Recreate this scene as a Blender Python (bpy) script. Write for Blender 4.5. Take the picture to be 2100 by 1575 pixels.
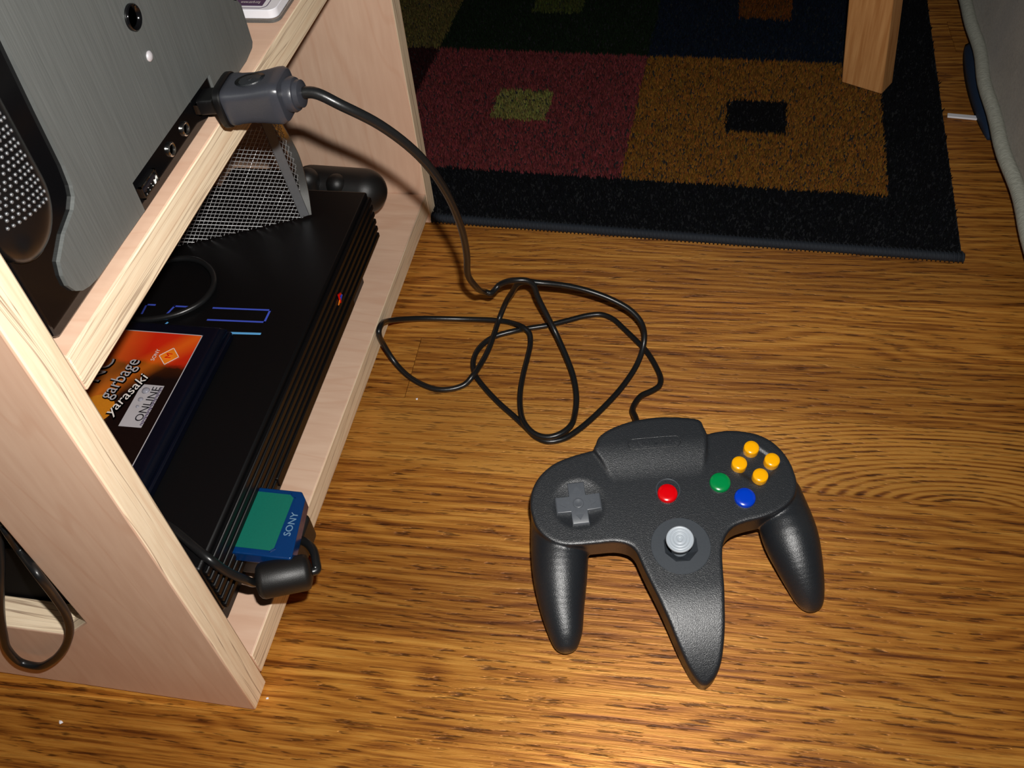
import bpy, bmesh, math, random
import numpy as np
from mathutils import Vector, Matrix

for o in list(bpy.data.objects): bpy.data.objects.remove(o)
random.seed(7); rng = np.random.default_rng(7)
SC = bpy.context.scene; COL = SC.collection

# ------------------------------------------------------------------ camera, world, flash, exposure
H = 0.508                                   # camera height above the floor, metres
FPX = 1966.8646
RC = np.array([[0.9816279, 0.17399, -0.0783203], [0.0787865, -0.7434553, -0.6641287], [-0.1737794, 0.6457567, -0.7435046]])                         # rows: camera right, down, forward in world axes
cam = bpy.data.cameras.new('camera'); cam.sensor_width = 36; cam.lens = FPX/2100*36
cam.clip_start = 0.01; cam.clip_end = 50
co = bpy.data.objects.new('camera', cam); COL.objects.link(co)
m = Matrix.Identity(4)
for i in range(3):
    m[i][0] = RC[0][i]; m[i][1] = -RC[1][i]; m[i][2] = -RC[2][i]
m[2][3] = H
co.matrix_world = m; SC.camera = co

W = bpy.data.worlds.new('room_dark'); SC.world = W; W.use_nodes = True
W.node_tree.nodes['Background'].inputs[0].default_value = (1.0, 0.86, 0.7, 1)
W.node_tree.nodes['Background'].inputs[1].default_value = 0.014

fl = bpy.data.lights.new('camera_flash', 'AREA'); fl.shape = 'RECTANGLE'; fl.size = 0.011; fl.size_y = 0.007
fl.energy = 3.8; fl.color = (1.0, 0.97, 0.93)
fo = bpy.data.objects.new('camera_flash', fl); COL.objects.link(fo)
fm = m.copy(); off = Vector(RC[0])*0.015 - Vector(RC[1])*0.039
fm[0][3] = off.x; fm[1][3] = off.y; fm[2][3] = H+off.z
fo.matrix_world = fm
vs = SC.view_settings; vs.view_transform = 'Standard'; vs.look = 'None'; vs.gamma = 1; vs.use_curve_mapping = False
vs.exposure = 0.0

def on(ax, val, u, v):
    """point of the world plane (axis = val) seen at photo pixel u, v (surveying helper)"""
    r = RC.T @ np.array([u-1050, v-787.5, FPX]); o = np.array([0, 0, H])
    return o + r*(val-o[ax])/r[ax]

# ------------------------------------------------------------------ helpers
def tag(o, label=None, cat=None, group=None, kind=None):
    if label: o['label'] = label
    if cat: o['category'] = cat
    if group: o['group'] = group
    if kind: o['kind'] = kind
    return o

def empty(name, loc, label, cat, group=None):
    o = bpy.data.objects.new(name, None); COL.objects.link(o); o.location = loc; o.empty_display_size = .02
    return tag(o, label, cat, group)

def root_of(p):
    v = Vector((0, 0, 0))
    while p: v += p.location; p = p.parent
    return v

def link(name, me, mats, parent=None, loc=None, smooth=False, auto=None, bevel=0, seg=2):
    """me holds world coordinates; loc (or the mesh's own base centre) becomes the origin"""
    n = len(me.vertices); c = np.empty(n*3, np.float32); me.vertices.foreach_get('co', c); c = c.reshape(-1, 3)
    if loc is None:
        lo, hi = c.min(0), c.max(0); loc = ((lo[0]+hi[0])/2, (lo[1]+hi[1])/2, lo[2])
    c = c-np.array(loc, np.float32); me.vertices.foreach_set('co', c.ravel()); me.update()
    for x in (mats if isinstance(mats, (list, tuple)) else [mats]): me.materials.append(x)
    if smooth or auto:
        me.polygons.foreach_set('use_smooth', [True]*len(me.polygons))
        if auto: me.set_sharp_from_angle(angle=math.radians(auto))
    o = bpy.data.objects.new(name, me); COL.objects.link(o); o.parent = parent
    o.location = Vector(loc)-root_of(parent)
    if bevel:
        b = o.modifiers.new('bevel', 'BEVEL'); b.width = bevel; b.segments = seg; b.limit_method = 'ANGLE'
        b.angle_limit = math.radians(35); b.harden_normals = False
        me.polygons.foreach_set('use_smooth', [True]*len(me.polygons))
        me.set_sharp_from_angle(angle=math.radians(50))
    return o

def mesh(name, v, f):
    me = bpy.data.meshes.new(name); me.from_pydata([tuple(map(float, p)) for p in v], [], f); me.update(); return me

def frame(x, y=None, z=None, o=(0, 0, 0)):
    """affine map from local to world with given axes"""
    A = np.array([x, y, z], float); A = A/np.linalg.norm(A, axis=1)[:, None]; o = np.array(o, float)
    return lambda p: o + np.asarray(p, float) @ A

class MB:
    def __init__(s): s.v = []; s.f = []; s.m = []
    def add(s, v, f, mi=0):
        k = len(s.v); s.v += [tuple(map(float, p)) for p in v]; s.f += [tuple(i+k for i in q) for q in f]; s.m += [mi]*len(f); return s
    def box(s, a, b, tr=None, mi=0):
        (x0, y0, z0), (x1, y1, z1) = a, b
        v = [(x0,y0,z0),(x1,y0,z0),(x1,y1,z0),(x0,y1,z0),(x0,y0,z1),(x1,y0,z1),(x1,y1,z1),(x0,y1,z1)]
        if tr: v = [tr(p) for p in v]
        return s.add(v, [(0,3,2,1),(4,5,6,7),(0,1,5,4),(1,2,6,5),(2,3,7,6),(3,0,4,7)], mi)
    def prism(s, pts, z0, z1, tr=None, mi=0):
        """closed polygon pts (x, y), extruded z0..z1 in local axes"""
        n = len(pts); v = [(p[0], p[1], z0) for p in pts]+[(p[0], p[1], z1) for p in pts]
        if tr: v = [tr(p) for p in v]
        return s.add(v, [tuple(range(n))[::-1], tuple(range(n, 2*n))]+[(i, (i+1) % n, n+(i+1) % n, n+i) for i in range(n)], mi)
    def lathe(s, prof, n=32, tr=None, mi=0, cap=True):
        """profile (r, h) about local z"""
        v = []; f = []
        for r, h in prof:
            for k in range(n):
                a = 2*math.pi*k/n; v.append((r*math.cos(a), r*math.sin(a), h))
        for i in range(len(prof)-1):
            for k in range(n):
                k2 = (k+1) % n; f.append((i*n+k, i*n+k2, (i+1)*n+k2, (i+1)*n+k))
        if cap:
            f.append(tuple(range(n))[::-1]); f.append(tuple(range((len(prof)-1)*n, len(prof)*n)))
        if tr: v = [tr(p) for p in v]
        return s.add(v, f, mi)
    def loft(s, rings, mi=0, cap=True, closed=True):
        n = len(rings[0]); v = [p for r in rings for p in r]; f = []
        for i in range(len(rings)-1):
            for k in range(n if closed else n-1):
                k2 = (k+1) % n; f.append((i*n+k, i*n+k2, (i+1)*n+k2, (i+1)*n+k))
        if cap and closed: f += [tuple(range(n))[::-1], tuple(range((len(rings)-1)*n, len(rings)*n))]
        return s.add(v, f, mi)
    def build(s, name, mats, parent=None, **k):
        me = mesh(name, s.v, s.f); me.polygons.foreach_set('material_index', s.m)
        bm = bmesh.new(); bm.from_mesh(me); bmesh.ops.recalc_face_normals(bm, faces=bm.faces); bm.to_mesh(me); bm.free()
        return link(name, me, mats, parent, **k)

def catmull(P, n=10, closed=False):
    P = np.array(P, float); out = []; N = len(P)
    for i in range(N if closed else N-1):
        p = [P[(i-1) % N] if closed or i else 2*P[0]-P[1], P[i], P[(i+1) % N],
             P[(i+2) % N] if closed or i+2 < N else 2*P[-1]-P[-2]]
        # centripetal
        t = [0]
        for k in range(3): t.append(t[-1]+max(np.linalg.norm(p[k+1]-p[k]), 1e-9)**.5)
        for q in range(n):
            x = t[1]+(t[2]-t[1])*q/n
            A = [(t[k+1]-x)/(t[k+1]-t[k])*p[k]+(x-t[k])/(t[k+1]-t[k])*p[k+1] for k in range(3)]
            B = [(t[k+2]-x)/(t[k+2]-t[k])*A[k]+(x-t[k])/(t[k+2]-t[k])*A[k+1] for k in range(2)]
            out.append((t[2]-x)/(t[2]-t[1])*B[0]+(x-t[1])/(t[2]-t[1])*B[1])
    if not closed: out.append(P[-1])
    return np.array(out)

def tube(mb, path, r, n=12, mi=0):
    path = np.array(path, float); T = np.gradient(path, axis=0); T /= np.linalg.norm(T, axis=1)[:, None]
    u = np.cross(T[0], (0.3, .2, 1)); u /= np.linalg.norm(u); rings = []
    rr = r if hasattr(r, '__len__') else [r]*len(path)
    for p, t, q in zip(path, T, rr):
        u = u-t*(u@t); u /= np.linalg.norm(u); w = np.cross(t, u)
        rings.append([p+q*(math.cos(a)*u+math.sin(a)*w) for a in np.linspace(0, 2*math.pi, n, endpoint=False)])
    mb.loft(rings, mi)

def text_mesh(s, size, depth, tr, name, mats, parent, align='CENTER', squash=1.0, bev=0, shear=0, spacing=1.0, **k):
    c = bpy.data.curves.new(name, 'FONT'); c.body = s; c.size = size; c.extrude = depth; c.align_x = align; c.align_y = 'CENTER'
    c.resolution_u = 3; c.bevel_depth = bev; c.shear = shear; c.space_character = spacing
    o = bpy.data.objects.new('tmp', c); COL.objects.link(o)
    dg = bpy.context.evaluated_depsgraph_get(); me = bpy.data.meshes.new_from_object(o.evaluated_get(dg))
    bpy.data.objects.remove(o); bpy.data.curves.remove(c)
    for v in me.vertices: v.co = Vector(tr((v.co.x*squash, v.co.y, v.co.z)))
    me.materials.clear(); me.name = name
    return link(name, me, mats, parent, **k)

# ------------------------------------------------------------------ materials
def srgb(r, g, b):
    f = lambda c: (c/255/12.92 if c <= 10 else ((c/255+.055)/1.055)**2.4)
    return (f(r), f(g), f(b), 1)

class NT:
    def __init__(s, name):
        s.m = bpy.data.materials.new(name); s.m.use_nodes = True; s.t = s.m.node_tree; s.b = s.t.nodes['Principled BSDF']
    def n(s, ty, **k):
        x = s.t.nodes.new(ty)
        for a, v in k.items():
            if a.startswith('i_'):
                key = a[2:]; key = int(key) if key.isdigit() else key.replace('_', ' ')
                if hasattr(v, 'is_output'): s.t.links.new(v, x.inputs[key])
                else: x.inputs[key].default_value = v
            else: setattr(x, a, v)
        return x
    def l(s, a, b): s.t.links.new(a, b)
    def math(s, op, a, b=None, c=None):
        x = s.t.nodes.new('ShaderNodeMath'); x.operation = op
        for i, v in enumerate((a, b, c)):
            if v is None: continue
            if hasattr(v, 'is_output'): s.l(v, x.inputs[i])
            else: x.inputs[i].default_value = v
        return x.outputs[0]
    def vscale(s, v, sc):
        x = s.t.nodes.new('ShaderNodeVectorMath'); x.operation = 'MULTIPLY'; s.l(v, x.inputs[0]); x.inputs[1].default_value = sc; return x.outputs[0]
    def noise(s, v, scale=1, detail=3, rough=.5, dist=0):
        x = s.n('ShaderNodeTexNoise', i_Scale=scale, i_Detail=detail, i_Roughness=rough, i_Distortion=dist); s.l(v, x.inputs['Vector']); return x.outputs[0]
    def ramp(s, f, stops):
        x = s.t.nodes.new('ShaderNodeValToRGB'); e = x.color_ramp.elements
        while len(e) < len(stops): e.new(.5)
        for q, (p, c) in zip(e, stops): q.position = p; q.color = c if len(c) == 4 else (*c, 1)
        s.l(f, x.inputs[0]); return x.outputs[0]
    def mix(s, f, a, b, mode='MIX'):
        x = s.t.nodes.new('ShaderNodeMix'); x.data_type = 'RGBA'; x.blend_type = mode
        for i, v in ((0, f), (6, a), (7, b)):
            if hasattr(v, 'is_output'): s.l(v, x.inputs[i])
            else: x.inputs[i].default_value = v
        return x.outputs[2]
    def bump(s, h, strength=.3, dist=.001):
        x = s.n('ShaderNodeBump', i_Strength=strength, i_Distance=dist); s.l(h, x.inputs['Height']); s.l(x.outputs[0], s.b.inputs['Normal']); return x
    def set(s, **k):
        for a, v in k.items():
            key = {'color': 'Base Color', 'rough': 'Roughness', 'metal': 'Metallic', 'spec': 'Specular IOR Level', 'coat': 'Coat Weight',
                   'coatr': 'Coat Roughness', 'trans': 'Transmission Weight', 'ior': 'IOR', 'alpha': 'Alpha', 'sheen': 'Sheen Weight', 'aniso': 'Anisotropic'}[a]
            if hasattr(v, 'is_output'): s.l(v, s.b.inputs[key])
            else: s.b.inputs[key].default_value = v
        return s
    @property
    def obj(s):
        if not hasattr(s, '_tc'): s._tc = s.t.nodes.new('ShaderNodeTexCoord')
        return s._tc.outputs['Object']
    @property
    def pos(s):
        if not hasattr(s, '_g'): s._g = s.t.nodes.new('ShaderNodeNewGeometry')
        return s._g.outputs['Position']

def plain(name, color, rough=.5, metal=0, spec=.5, nscale=900, nstr=.06, var=.12, **k):
    t = NT(name); nz = t.noise(t.pos, nscale, 3)
    t.set(color=t.mix(nz, tuple(c*(1-var) for c in color[:3])+(1,), tuple(min(1, c*(1+var)) for c in color[:3])+(1,)), rough=rough, metal=metal, spec=spec, **k)
    t.bump(t.noise(t.pos, nscale, 2), nstr, .0004); return t.m

def oak(name='oak_floor', rings=None):
    t = NT(name)
    ri = t.n('ShaderNodeObjectInfo').outputs['Random']
    cmb = t.n('ShaderNodeCombineXYZ'); t.l(t.math('MULTIPLY', ri, 37.), cmb.inputs[0]); t.l(t.math('MULTIPLY', ri, 11.), cmb.inputs[1]); t.l(t.math('MULTIPLY', ri, 5.), cmb.inputs[2])
    ad = t.n('ShaderNodeVectorMath', operation='ADD'); 
    s0 = t.n('ShaderNodeSeparateXYZ'); t.l(t.pos, s0.inputs[0])      # boards run 2 degrees off the shelf's axis
    U = t.math('MULTIPLY_ADD', s0.outputs[1], .035, s0.outputs[0]); V_ = t.math('MULTIPLY_ADD', s0.outputs[0], -.035, s0.outputs[1])
    uv = t.n('ShaderNodeCombineXYZ'); t.l(U, uv.inputs[0]); t.l(V_, uv.inputs[1])
    t.l(uv.outputs[0], ad.inputs[0]); t.l(cmb.outputs[0], ad.inputs[1]); P = ad.outputs[0]
    sep = t.n('ShaderNodeSeparateXYZ'); t.l(P, sep.inputs[0])
    warp = t.noise(t.vscale(P, (5, 16, 1)), 1, 2)                    # growth-ring bands bent into cathedral figures
    bands = t.math('SINE', t.math('MULTIPLY', t.math('ADD', sep.outputs[1], t.math('MULTIPLY', warp, .07)), 900.))
    if rings:                                                    # nested arches where the saw crossed the rings
        rx = t.math('MULTIPLY', t.math('SUBTRACT', U, rings[0]), 1/3.3); ry = t.math('SUBTRACT', V_, rings[1])
        rr_ = t.math('SQRT', t.math('ADD', t.math('MULTIPLY', rx, rx), t.math('MULTIPLY', ry, ry)))
        bands = t.math('SINE', t.math('MULTIPLY', t.math('ADD', rr_, t.math('MULTIPLY', warp, .004)), 6.2832/.0033))
        fade = t.ramp(U, [(.03, (0, 0, 0)), (.10, (1, 1, 1))])
        bands = t.math('MULTIPLY', bands, fade)
    bands = t.math('MULTIPLY_ADD', bands, .5, .5)
    streak = t.noise(t.vscale(P, (9, 300, 1)), 1, 5, .62)
    fine = t.noise(t.vscale(P, (28, 900, 1)), 1, 3, .6)
    pore = t.noise(t.vscale(P, (75, 760, 1)), 1, 2, .5)
    blot = t.noise(t.vscale(P, (3, 9, 1)), 1, 2)
    a = t.math('ADD', t.math('MULTIPLY', streak, .66), t.math('MULTIPLY', bands, .30 if rings else .085))
    a = t.math('ADD', a, t.math('MULTIPLY', fine, .32))
    col = t.ramp(a, [(.36, (.13, .036, .005)), (.46, (.32, .112, .015)), (.55, (.50, .205, .030)), (.68, (.68, .33, .062))])
    pm = t.math('MULTIPLY', t.ramp(pore, [(.56, (0, 0, 0)), (.66, (1, 1, 1))]), t.ramp(bands, [(.25, (1, 1, 1)), (.8, (.25, .25, .25))]))
    col = t.mix(t.math('MULTIPLY', pm, .75), col, (.045, .013, .003, 1))
    col = t.mix(1.0, col, t.ramp(blot, [(.3, (.78, .74, .7)), (.7, (1.12, 1.1, 1.08))]), 'MULTIPLY')
    tone = t.ramp(ri, [(0, (.86, .82, .78)), (.5, (1, 1, 1)), (1, (1.12, 1.12, 1.1))])
    col = t.mix(1.0, col, tone, 'MULTIPLY')
    t.set(color=col, rough=.47, spec=.5, aniso=.75, metal=.42)
    tg = t.n('ShaderNodeCombineXYZ'); tg.inputs[1].default_value = 1.0; t.l(tg.outputs[0], t.b.inputs['Tangent'])
    hgt = t.math('SUBTRACT', t.math('ADD', t.math('MULTIPLY', streak, 1.1), t.math('MULTIPLY', fine, .5)), t.math('MULTIPLY', pm, .55))
    t.bump(hgt, .7, .0009); return t.m

def ply(axis, name, face=True):
    """maple plywood; axis = grain axis"""
    t = NT(name); s = [26, 26, 26]; s[axis] = 3.2
    P = t.pos
    w = t.noise(t.vscale(P, tuple(x*.35 for x in s)), 1, 3, .55, .3)
    lines = t.math('SINE', t.math('MULTIPLY', w, 95.))
    fine = t.noise(t.vscale(P, tuple(x*9 for x in s)), 1, 3)
    c = t.mix(fine, srgb(206, 168, 142), srgb(228, 196, 170))
    c = t.mix(t.math('MULTIPLY', t.ramp(lines, [(.86, (0, 0, 0)), (1., (1, 1, 1))]), .13), c, srgb(186, 124, 88))
    c = t.mix(t.math('MULTIPLY', t.ramp(t.noise(t.vscale(P, (9, 9, 9)), 1, 2), [(.45, (0, 0, 0)), (.75, (1, 1, 1))]), .35), c, srgb(205, 156, 130))
    t.set(color=c, rough=.55, spec=.35); t.bump(fine, .12, .0003); return t.m

def ply_edge(axis, thick, name, dark=1.0):
    """veneer layers seen end-on: thin lines running along axis, stacked across thick"""
    t = NT(name); P = t.pos; s = [1., 1., 1.]; s[axis] = 1.7; s[thick] = 130
    sw = [1., 1., 1.]; sw[axis] = 5; sw[thick] = 40
    w = t.noise(t.vscale(P, tuple(sw)), 1, 2)
    ad = t.n('ShaderNodeVectorMath', operation='ADD'); t.l(t.vscale(P, tuple(s)), ad.inputs[0])
    cb = t.n('ShaderNodeCombineXYZ'); t.l(t.math('MULTIPLY', w, 2.2), cb.inputs[thick]); t.l(cb.outputs[0], ad.inputs[1])
    n = t.noise(ad.outputs[0], 1, 4, .6)
    g = t.noise(t.vscale(P, tuple(60 if i == axis else 700 for i in range(3))), 1, 3)
    c = t.mix(g, srgb(226, 200, 166), srgb(250, 232, 202))
    lin = t.math('ABSOLUTE', t.math('SUBTRACT', n, .5))
    c = t.mix(t.math('MULTIPLY', t.ramp(lin, [(.0, (1, 1, 1)), (.013, (0, 0, 0))]), .70*dark), c, srgb(104, 66, 48))
    c = t.mix(t.math('MULTIPLY', t.ramp(n, [(.57, (0, 0, 0)), (.66, (1, 1, 1))]), .38*dark), c, srgb(206, 160, 122))
    if thick == 2:                                               # glue lines between the veneers
        z = t.n('ShaderNodeSeparateXYZ'); t.l(P, z.inputs[0]); k = t.math('ADD', z.outputs[2], t.math('MULTIPLY', w, .0016))
        ln = t.math('ABSOLUTE', t.math('SINE', t.math('MULTIPLY', k, 3.1416/.0062)))
        c = t.mix(t.math('MULTIPLY', t.ramp(ln, [(.0, (1, 1, 1)), (.16, (0, 0, 0))]), .45), c, srgb(150, 104, 76))
    t.set(color=c, rough=.65, spec=.3); t.bump(n, .3, .0006); return t.m

M = {}
M['oak'] = oak(); M['oak_arch'] = oak('oak_floor_arched_figure', (.190, .3635))
M['subfloor'] = plain('subfloor_dark', (.02, .01, .005, 1), .9)
M['ply_v'] = ply(2, 'maple_ply_vertical'); M['ply_h'] = ply(0, 'maple_ply_shelf')
M['edge_v'] = ply_edge(2, 1, 'ply_edge_upright'); M['edge_y'] = ply_edge(1, 2, 'ply_edge_shelf', .8); M['edge_x'] = ply_edge(0, 1, 'ply_edge_top')
M['black'] = plain('black_plastic', (.0024, .0024, .0028, 1), .42, spec=.3, nscale=1500, nstr=.05)
M['gloss'] = plain('glossy_black_plastic', (.003, .003, .0035, 1), .10, nstr=.0)
M['cord'] = plain('black_cord_rubber', (.008, .0085, .009, 1), .32, nscale=500, nstr=.12)
M['bead'] = plain('matte_black_rubber', (.006, .006, .006, 1), .45, nscale=2500, nstr=.2)
M['pad'] = plain('charcoal_pad_plastic', (.0125, .0152, .0190, 1), .35, nscale=2100, nstr=.40, spec=.8)
M['pad_matte'] = plain('charcoal_plug_plastic', (.030, .032, .040, 1), .33, nscale=1500, nstr=.08)
M['dpad'] = plain('grey_dpad_plastic', (.085, .095, .11, 1), .34, nscale=800, nstr=.03)
M['disc'] = plain('grey_disc_plastic', (.042, .050, .060, 1), .42, nscale=900, nstr=.03)
M['stick'] = plain('light_grey_stick', (.40, .45, .50, 1), .38, nscale=900, nstr=.02, var=.03)
M['yellow'] = plain('yellow_button', srgb(250, 176, 4), .22, nstr=.0, var=.02)
M['green'] = plain('green_button', srgb(0, 132, 66), .22, nstr=.0, var=.02)
M['blue'] = plain('blue_button', srgb(0, 58, 190), .22, nstr=.0, var=.02)
M['red'] = plain('red_button', srgb(214, 0, 10), .22, nstr=.0, var=.02)
M['chrome'] = plain('bright_metal', (.62, .62, .60, 1), .22, 1.0, nstr=.02)
M['band'] = plain('dark_grey_metal', (.20, .205, .215, 1), .42, .6, nscale=300, nstr=.05)
M['wire'] = plain('silver_wire', (.62, .63, .64, 1), .38, .7, nstr=.0)
M['white'] = plain('white_card', srgb(226, 226, 232), .4, nstr=.01, var=.02)
M['violet'] = plain('dark_violet_print', srgb(52, 30, 78), .4, nstr=0, var=.02)
M['ink'] = plain('black_print', (.008, .008, .012, 1), .4, nstr=0)
M['silverprint'] = plain('silver_label', srgb(196, 192, 196), .32, .25, nscale=200, nstr=.02, var=.06)
M['whiteprint'] = plain('white_print', srgb(226, 220, 214), .4, nstr=0, var=.02)
M['blueline'] = plain('violet_blue_print', srgb(66, 86, 196), .4, nstr=0, var=.05)
M['cyanline'] = plain('pale_blue_print', srgb(96, 170, 226), .4, nstr=0, var=.05)
M['amber'] = plain('amber_print', srgb(232, 120, 20), .4, nscale=140, nstr=0, var=.3)
M['greenlabel'] = plain('green_label', srgb(14, 98, 82), .42, nscale=700, nstr=.02, var=.10)
M['greyemboss'] = plain('grey_print', srgb(104, 136, 160), .4, nstr=0)

def steel():
    t = NT('brushed_steel'); P = t.pos
    n = t.noise(t.vscale(P, (1, 1500, 28)), 1, 4, .65); n2 = t.noise(t.vscale(P, (1, 160, 9)), 1, 3)
    c = t.mix(n, (.13, .143, .14, 1), (.26, .275, .265, 1)); c = t.mix(t.math('MULTIPLY', n2, .35), c, (.15, .15, .14, 1))
    t.set(color=c, metal=.55, rough=t.math('MULTIPLY_ADD', n, .2, .42), spec=.5); t.bump(n, .25, .0002); return t.m
M['steel'] = steel()

def clear_plastic(name, col, tr=.75, rough=.12):
    t = NT(name); nz = t.noise(t.pos, 300, 2)
    t.set(color=t.mix(nz, col, tuple(c*.85 for c in col[:3])+(1,)), trans=tr, rough=rough, ior=1.45); return t.m
M['card_blue'] = clear_plastic('translucent_blue_plastic', srgb(10, 62, 122), .35, .22)
M['clear'] = clear_plastic('clear_plastic', (.85, .85, .82, 1), .9, .08)
M['case'] = plain('dark_blue_case_plastic', (.002, .003, .008, 1), .22, nscale=200, nstr=.02)

def oak_leg():
    t = NT('pale_oak_leg'); P = t.pos; n = t.noise(t.vscale(P, (260, 260, 7)), 1, 4, .6)
    t.set(color=t.ramp(n, [(.3, srgb(170, 112, 60)[:3]), (.7, srgb(206, 152, 96)[:3])]), rough=.5); t.bump(n, .2, .0004); return t.m
M['leg'] = oak_leg()
def fabric():
    t = NT('grey_woven_upholstery'); P = t.pos
    w = t.noise(t.vscale(P, (420, 300, 420)), 1, 3, .75); b = t.noise(P, 30, 3)
    t.set(color=t.mix(t.math('MULTIPLY_ADD', w, .6, t.math('MULTIPLY', b, .4)), srgb(76, 71, 63), srgb(172, 164, 150)), rough=.9, spec=.15, sheen=.2); t.bump(w, .6, .001); return t.m
M['fabric'] = fabric()
def piping():
    t = NT('grey_piping_cloth'); w = t.noise(t.vscale(t.pos, (300, 700, 300)), 1, 3)
    t.set(color=t.mix(w, srgb(132, 134, 124), srgb(190, 192, 180)), rough=.85, spec=.2); t.bump(w, .5, .001); return t.m
M['piping'] = piping()
M['navy'] = plain('navy_cloth', srgb(10, 38, 66), .8, nscale=600, nstr=.4)
M['bluerug'] = plain('slate_binding_yarn', srgb(20, 28, 38), .8, nscale=900, nstr=.4, var=.3)

# ------------------------------------------------------------------ floor, plank by plank
g = MB(); g.box((-1.6, -.6, -.05), (1.9, 2.4, -.0125))
floor = g.build('floor', M['subfloor'], loc=(0, 0, -.05)); tag(floor, kind='structure')
Y0, PW = .2492, .0592; TILT = frame((1, .035, 0), (-.035, 1, 0), (0, 0, 1))
special = {3: [-.178]}                                        # the one butt joint that shows, right of the shelf
for r in range(-11, 36):
    y = Y0+r*PW
    if r in special: js = [-1.55, -.86, special[r][0], .74, 1.6, 1.85]
    else:
        js = [-1.55]
        lo = -.95+rng.random()*.25; js.append(lo)
        x = .42+rng.random()*.5 if y < .7 else -.55+rng.random()*.5
        js.append(x); x += .5+rng.random()*.4; js.append(x); js.append(1.85) if x < 1.6 else None
    for a, b in zip(js, js[1:]):
        if b-a < .05: continue
        q = MB(); q.box((a+.0002, y+.00010, -.0125), (b-.0002, y+PW-.00010, 0), TILT)
        q.build('plank', M['oak_arch'] if r == 2 else M['oak'], floor)

# ------------------------------------------------------------------ plywood shelf unit
XF = -.2181; XB = -.46; YA, YB, YC, YD = .1847, .2022, .611, .629; ZT = .60
unit = empty('plywood_shelf_unit', ((XF+XB)/2, .4, 0), 'pale maple plywood shelf unit with two shelves standing on the oak floor', 'shelf')
def side_panel(y0, y1, hole):
    xs = [XB, -.41, -.3036, -.285, XF]; zs = [.002, .069, .087, .38, ZT]
    pts = {}; v = []; f = []
    def vi(i, j):
        if (i, j) not in pts: pts[i, j] = len(v); v.append((xs[i], zs[j]))
        return pts[i, j]
    for i in range(4):
        for j in range(4):
            if hole and i in (1, 2) and j in (1, 2):
                if i == 2 and j == 1: f.append((vi(2, 1), vi(3, 1), vi(3, 2)))
                continue
            f.append((vi(i, j), vi(i+1, j), vi(i+1, j+1), vi(i, j+1)))
    bm = bmesh.new(); bv = [bm.verts.new((p[0], y0, p[1])) for p in v]; bf = [bm.faces.new([bv[k] for k in q]) for q in f]
    e = bmesh.ops.extrude_face_region(bm, geom=bf); bmesh.ops.translate(bm, vec=(0, y1-y0, 0), verts=[x for x in e['geom'] if isinstance(x, bmesh.types.BMVert)])
    bmesh.ops.recalc_face_normals(bm, faces=bm.faces)
    for x in bm.faces:
        n = x.normal; x.material_index = 0 if abs(n.y) > .9 else 1 if abs(n.x) > .6 else 2
    me = bpy.data.meshes.new('side_panel'); bm.to_mesh(me); bm.free()
    return link('side_panel', me, [M['ply_v'], M['edge_v'], M['edge_x']], unit, bevel=.0012, seg=2)
tag(side_panel(YA, YB, True), 'near plywood side panel with a cable cutout'); tag(side_panel(YC, YD, False), 'far plywood side panel')
for z0, z1, lab in ((.0125, .0325, 'lower plywood shelf'), (.2515, .270, 'upper plywood shelf')):
    q = MB(); q.box((XB+.004, YB+.0001, z0), (XF, YC-.0001, z1))
    o = q.build('shelf_board', [M['ply_h'], M['edge_y']], unit, bevel=.001)
    for p in o.data.polygons: p.material_index = 1 if abs(p.normal.x) > .9 else 0
    tag(o, lab)

# ------------------------------------------------------------------ rug
RO = np.array([.2015, .6004]); RU = np.array([-.9993, .0374]); RV = np.array([.0374, .9993])
def rug_xy(u, v): return RO+np.outer(u, RU)+np.outer(v, RV)
def rug_color(u, v):
    c = np.tile(np.array([.0035, .0042, .0065]), (len(u), 1))
    cols = {(0, 0): srgb(146, 96, 34), (1, 0): srgb(128, 56, 58), (2, 0): srgb(48, 12, 14), (0, 1): srgb(12, 26, 44), (1, 1): srgb(18, 34, 14), (2, 1): srgb(104, 92, 48),
            (0, 2): srgb(128, 56, 58), (1, 2): srgb(146, 96, 34), (2, 2): srgb(12, 26, 44)}
    inn = {(0, 0): srgb(8, 8, 14), (1, 0): srgb(138, 132, 70), (0, 1): srgb(112, 62, 16), (1, 1): srgb(72, 80, 34), (2, 0): srgb(138, 132, 70), (2, 1): srgb(20, 30, 20), (0, 2): srgb(138, 132, 70), (1, 2): srgb(8, 8, 14), (2, 2): srgb(112, 62, 16)}
    ue = [.052, .270, .485, .70]; ve = [.066, .267, .470, .67]
    for (i, j), k in cols.items():
        mk = (u > ue[i]) & (u < ue[i+1]) & (v > ve[j]) & (v < ve[j+1]); c[mk] = k[:3]
        cu, cv = (ue[i]+ue[i+1])/2, (ve[j]+ve[j+1])/2+(.004)
        mk = (abs(u-cu) < .0265) & (abs(v-cv) < .0255); c[mk] = inn[i, j][:3]
    return c
rug = empty('patchwork_rug', (*(rug_xy([.38], [.4])[0]), 0), 'dark-bordered area rug with red, gold, green and navy squares lying on the oak floor', 'rug')
LU, LV = .75, .74
q = MB(); tr = lambda p: (*(RO+RU*p[0]+RV*p[1]), p[2]); q.box((.001, .001, .0005), (LU, LV, .006), tr)
M['rugback'] = plain('dark_rug_backing', (.004, .005, .007, 1), .9)
q.build('rug_backing', M['rugback'], rug)
NT_ = 230000
u = rng.random(NT_)*(LU-.004)+.002; v = rng.random(NT_)*(LV-.004)+.002
hu = u+rng.normal(0, .0010, NT_); hv = v+rng.normal(0, .0010, NT_)
colr = rug_color(u+rng.normal(0, .0006, NT_), v+rng.normal(0, .0006, NT_))*(rng.random((NT_, 1))*.9+.45)*.52*(1+rng.normal(0, .10, (NT_, 3)))
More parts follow.
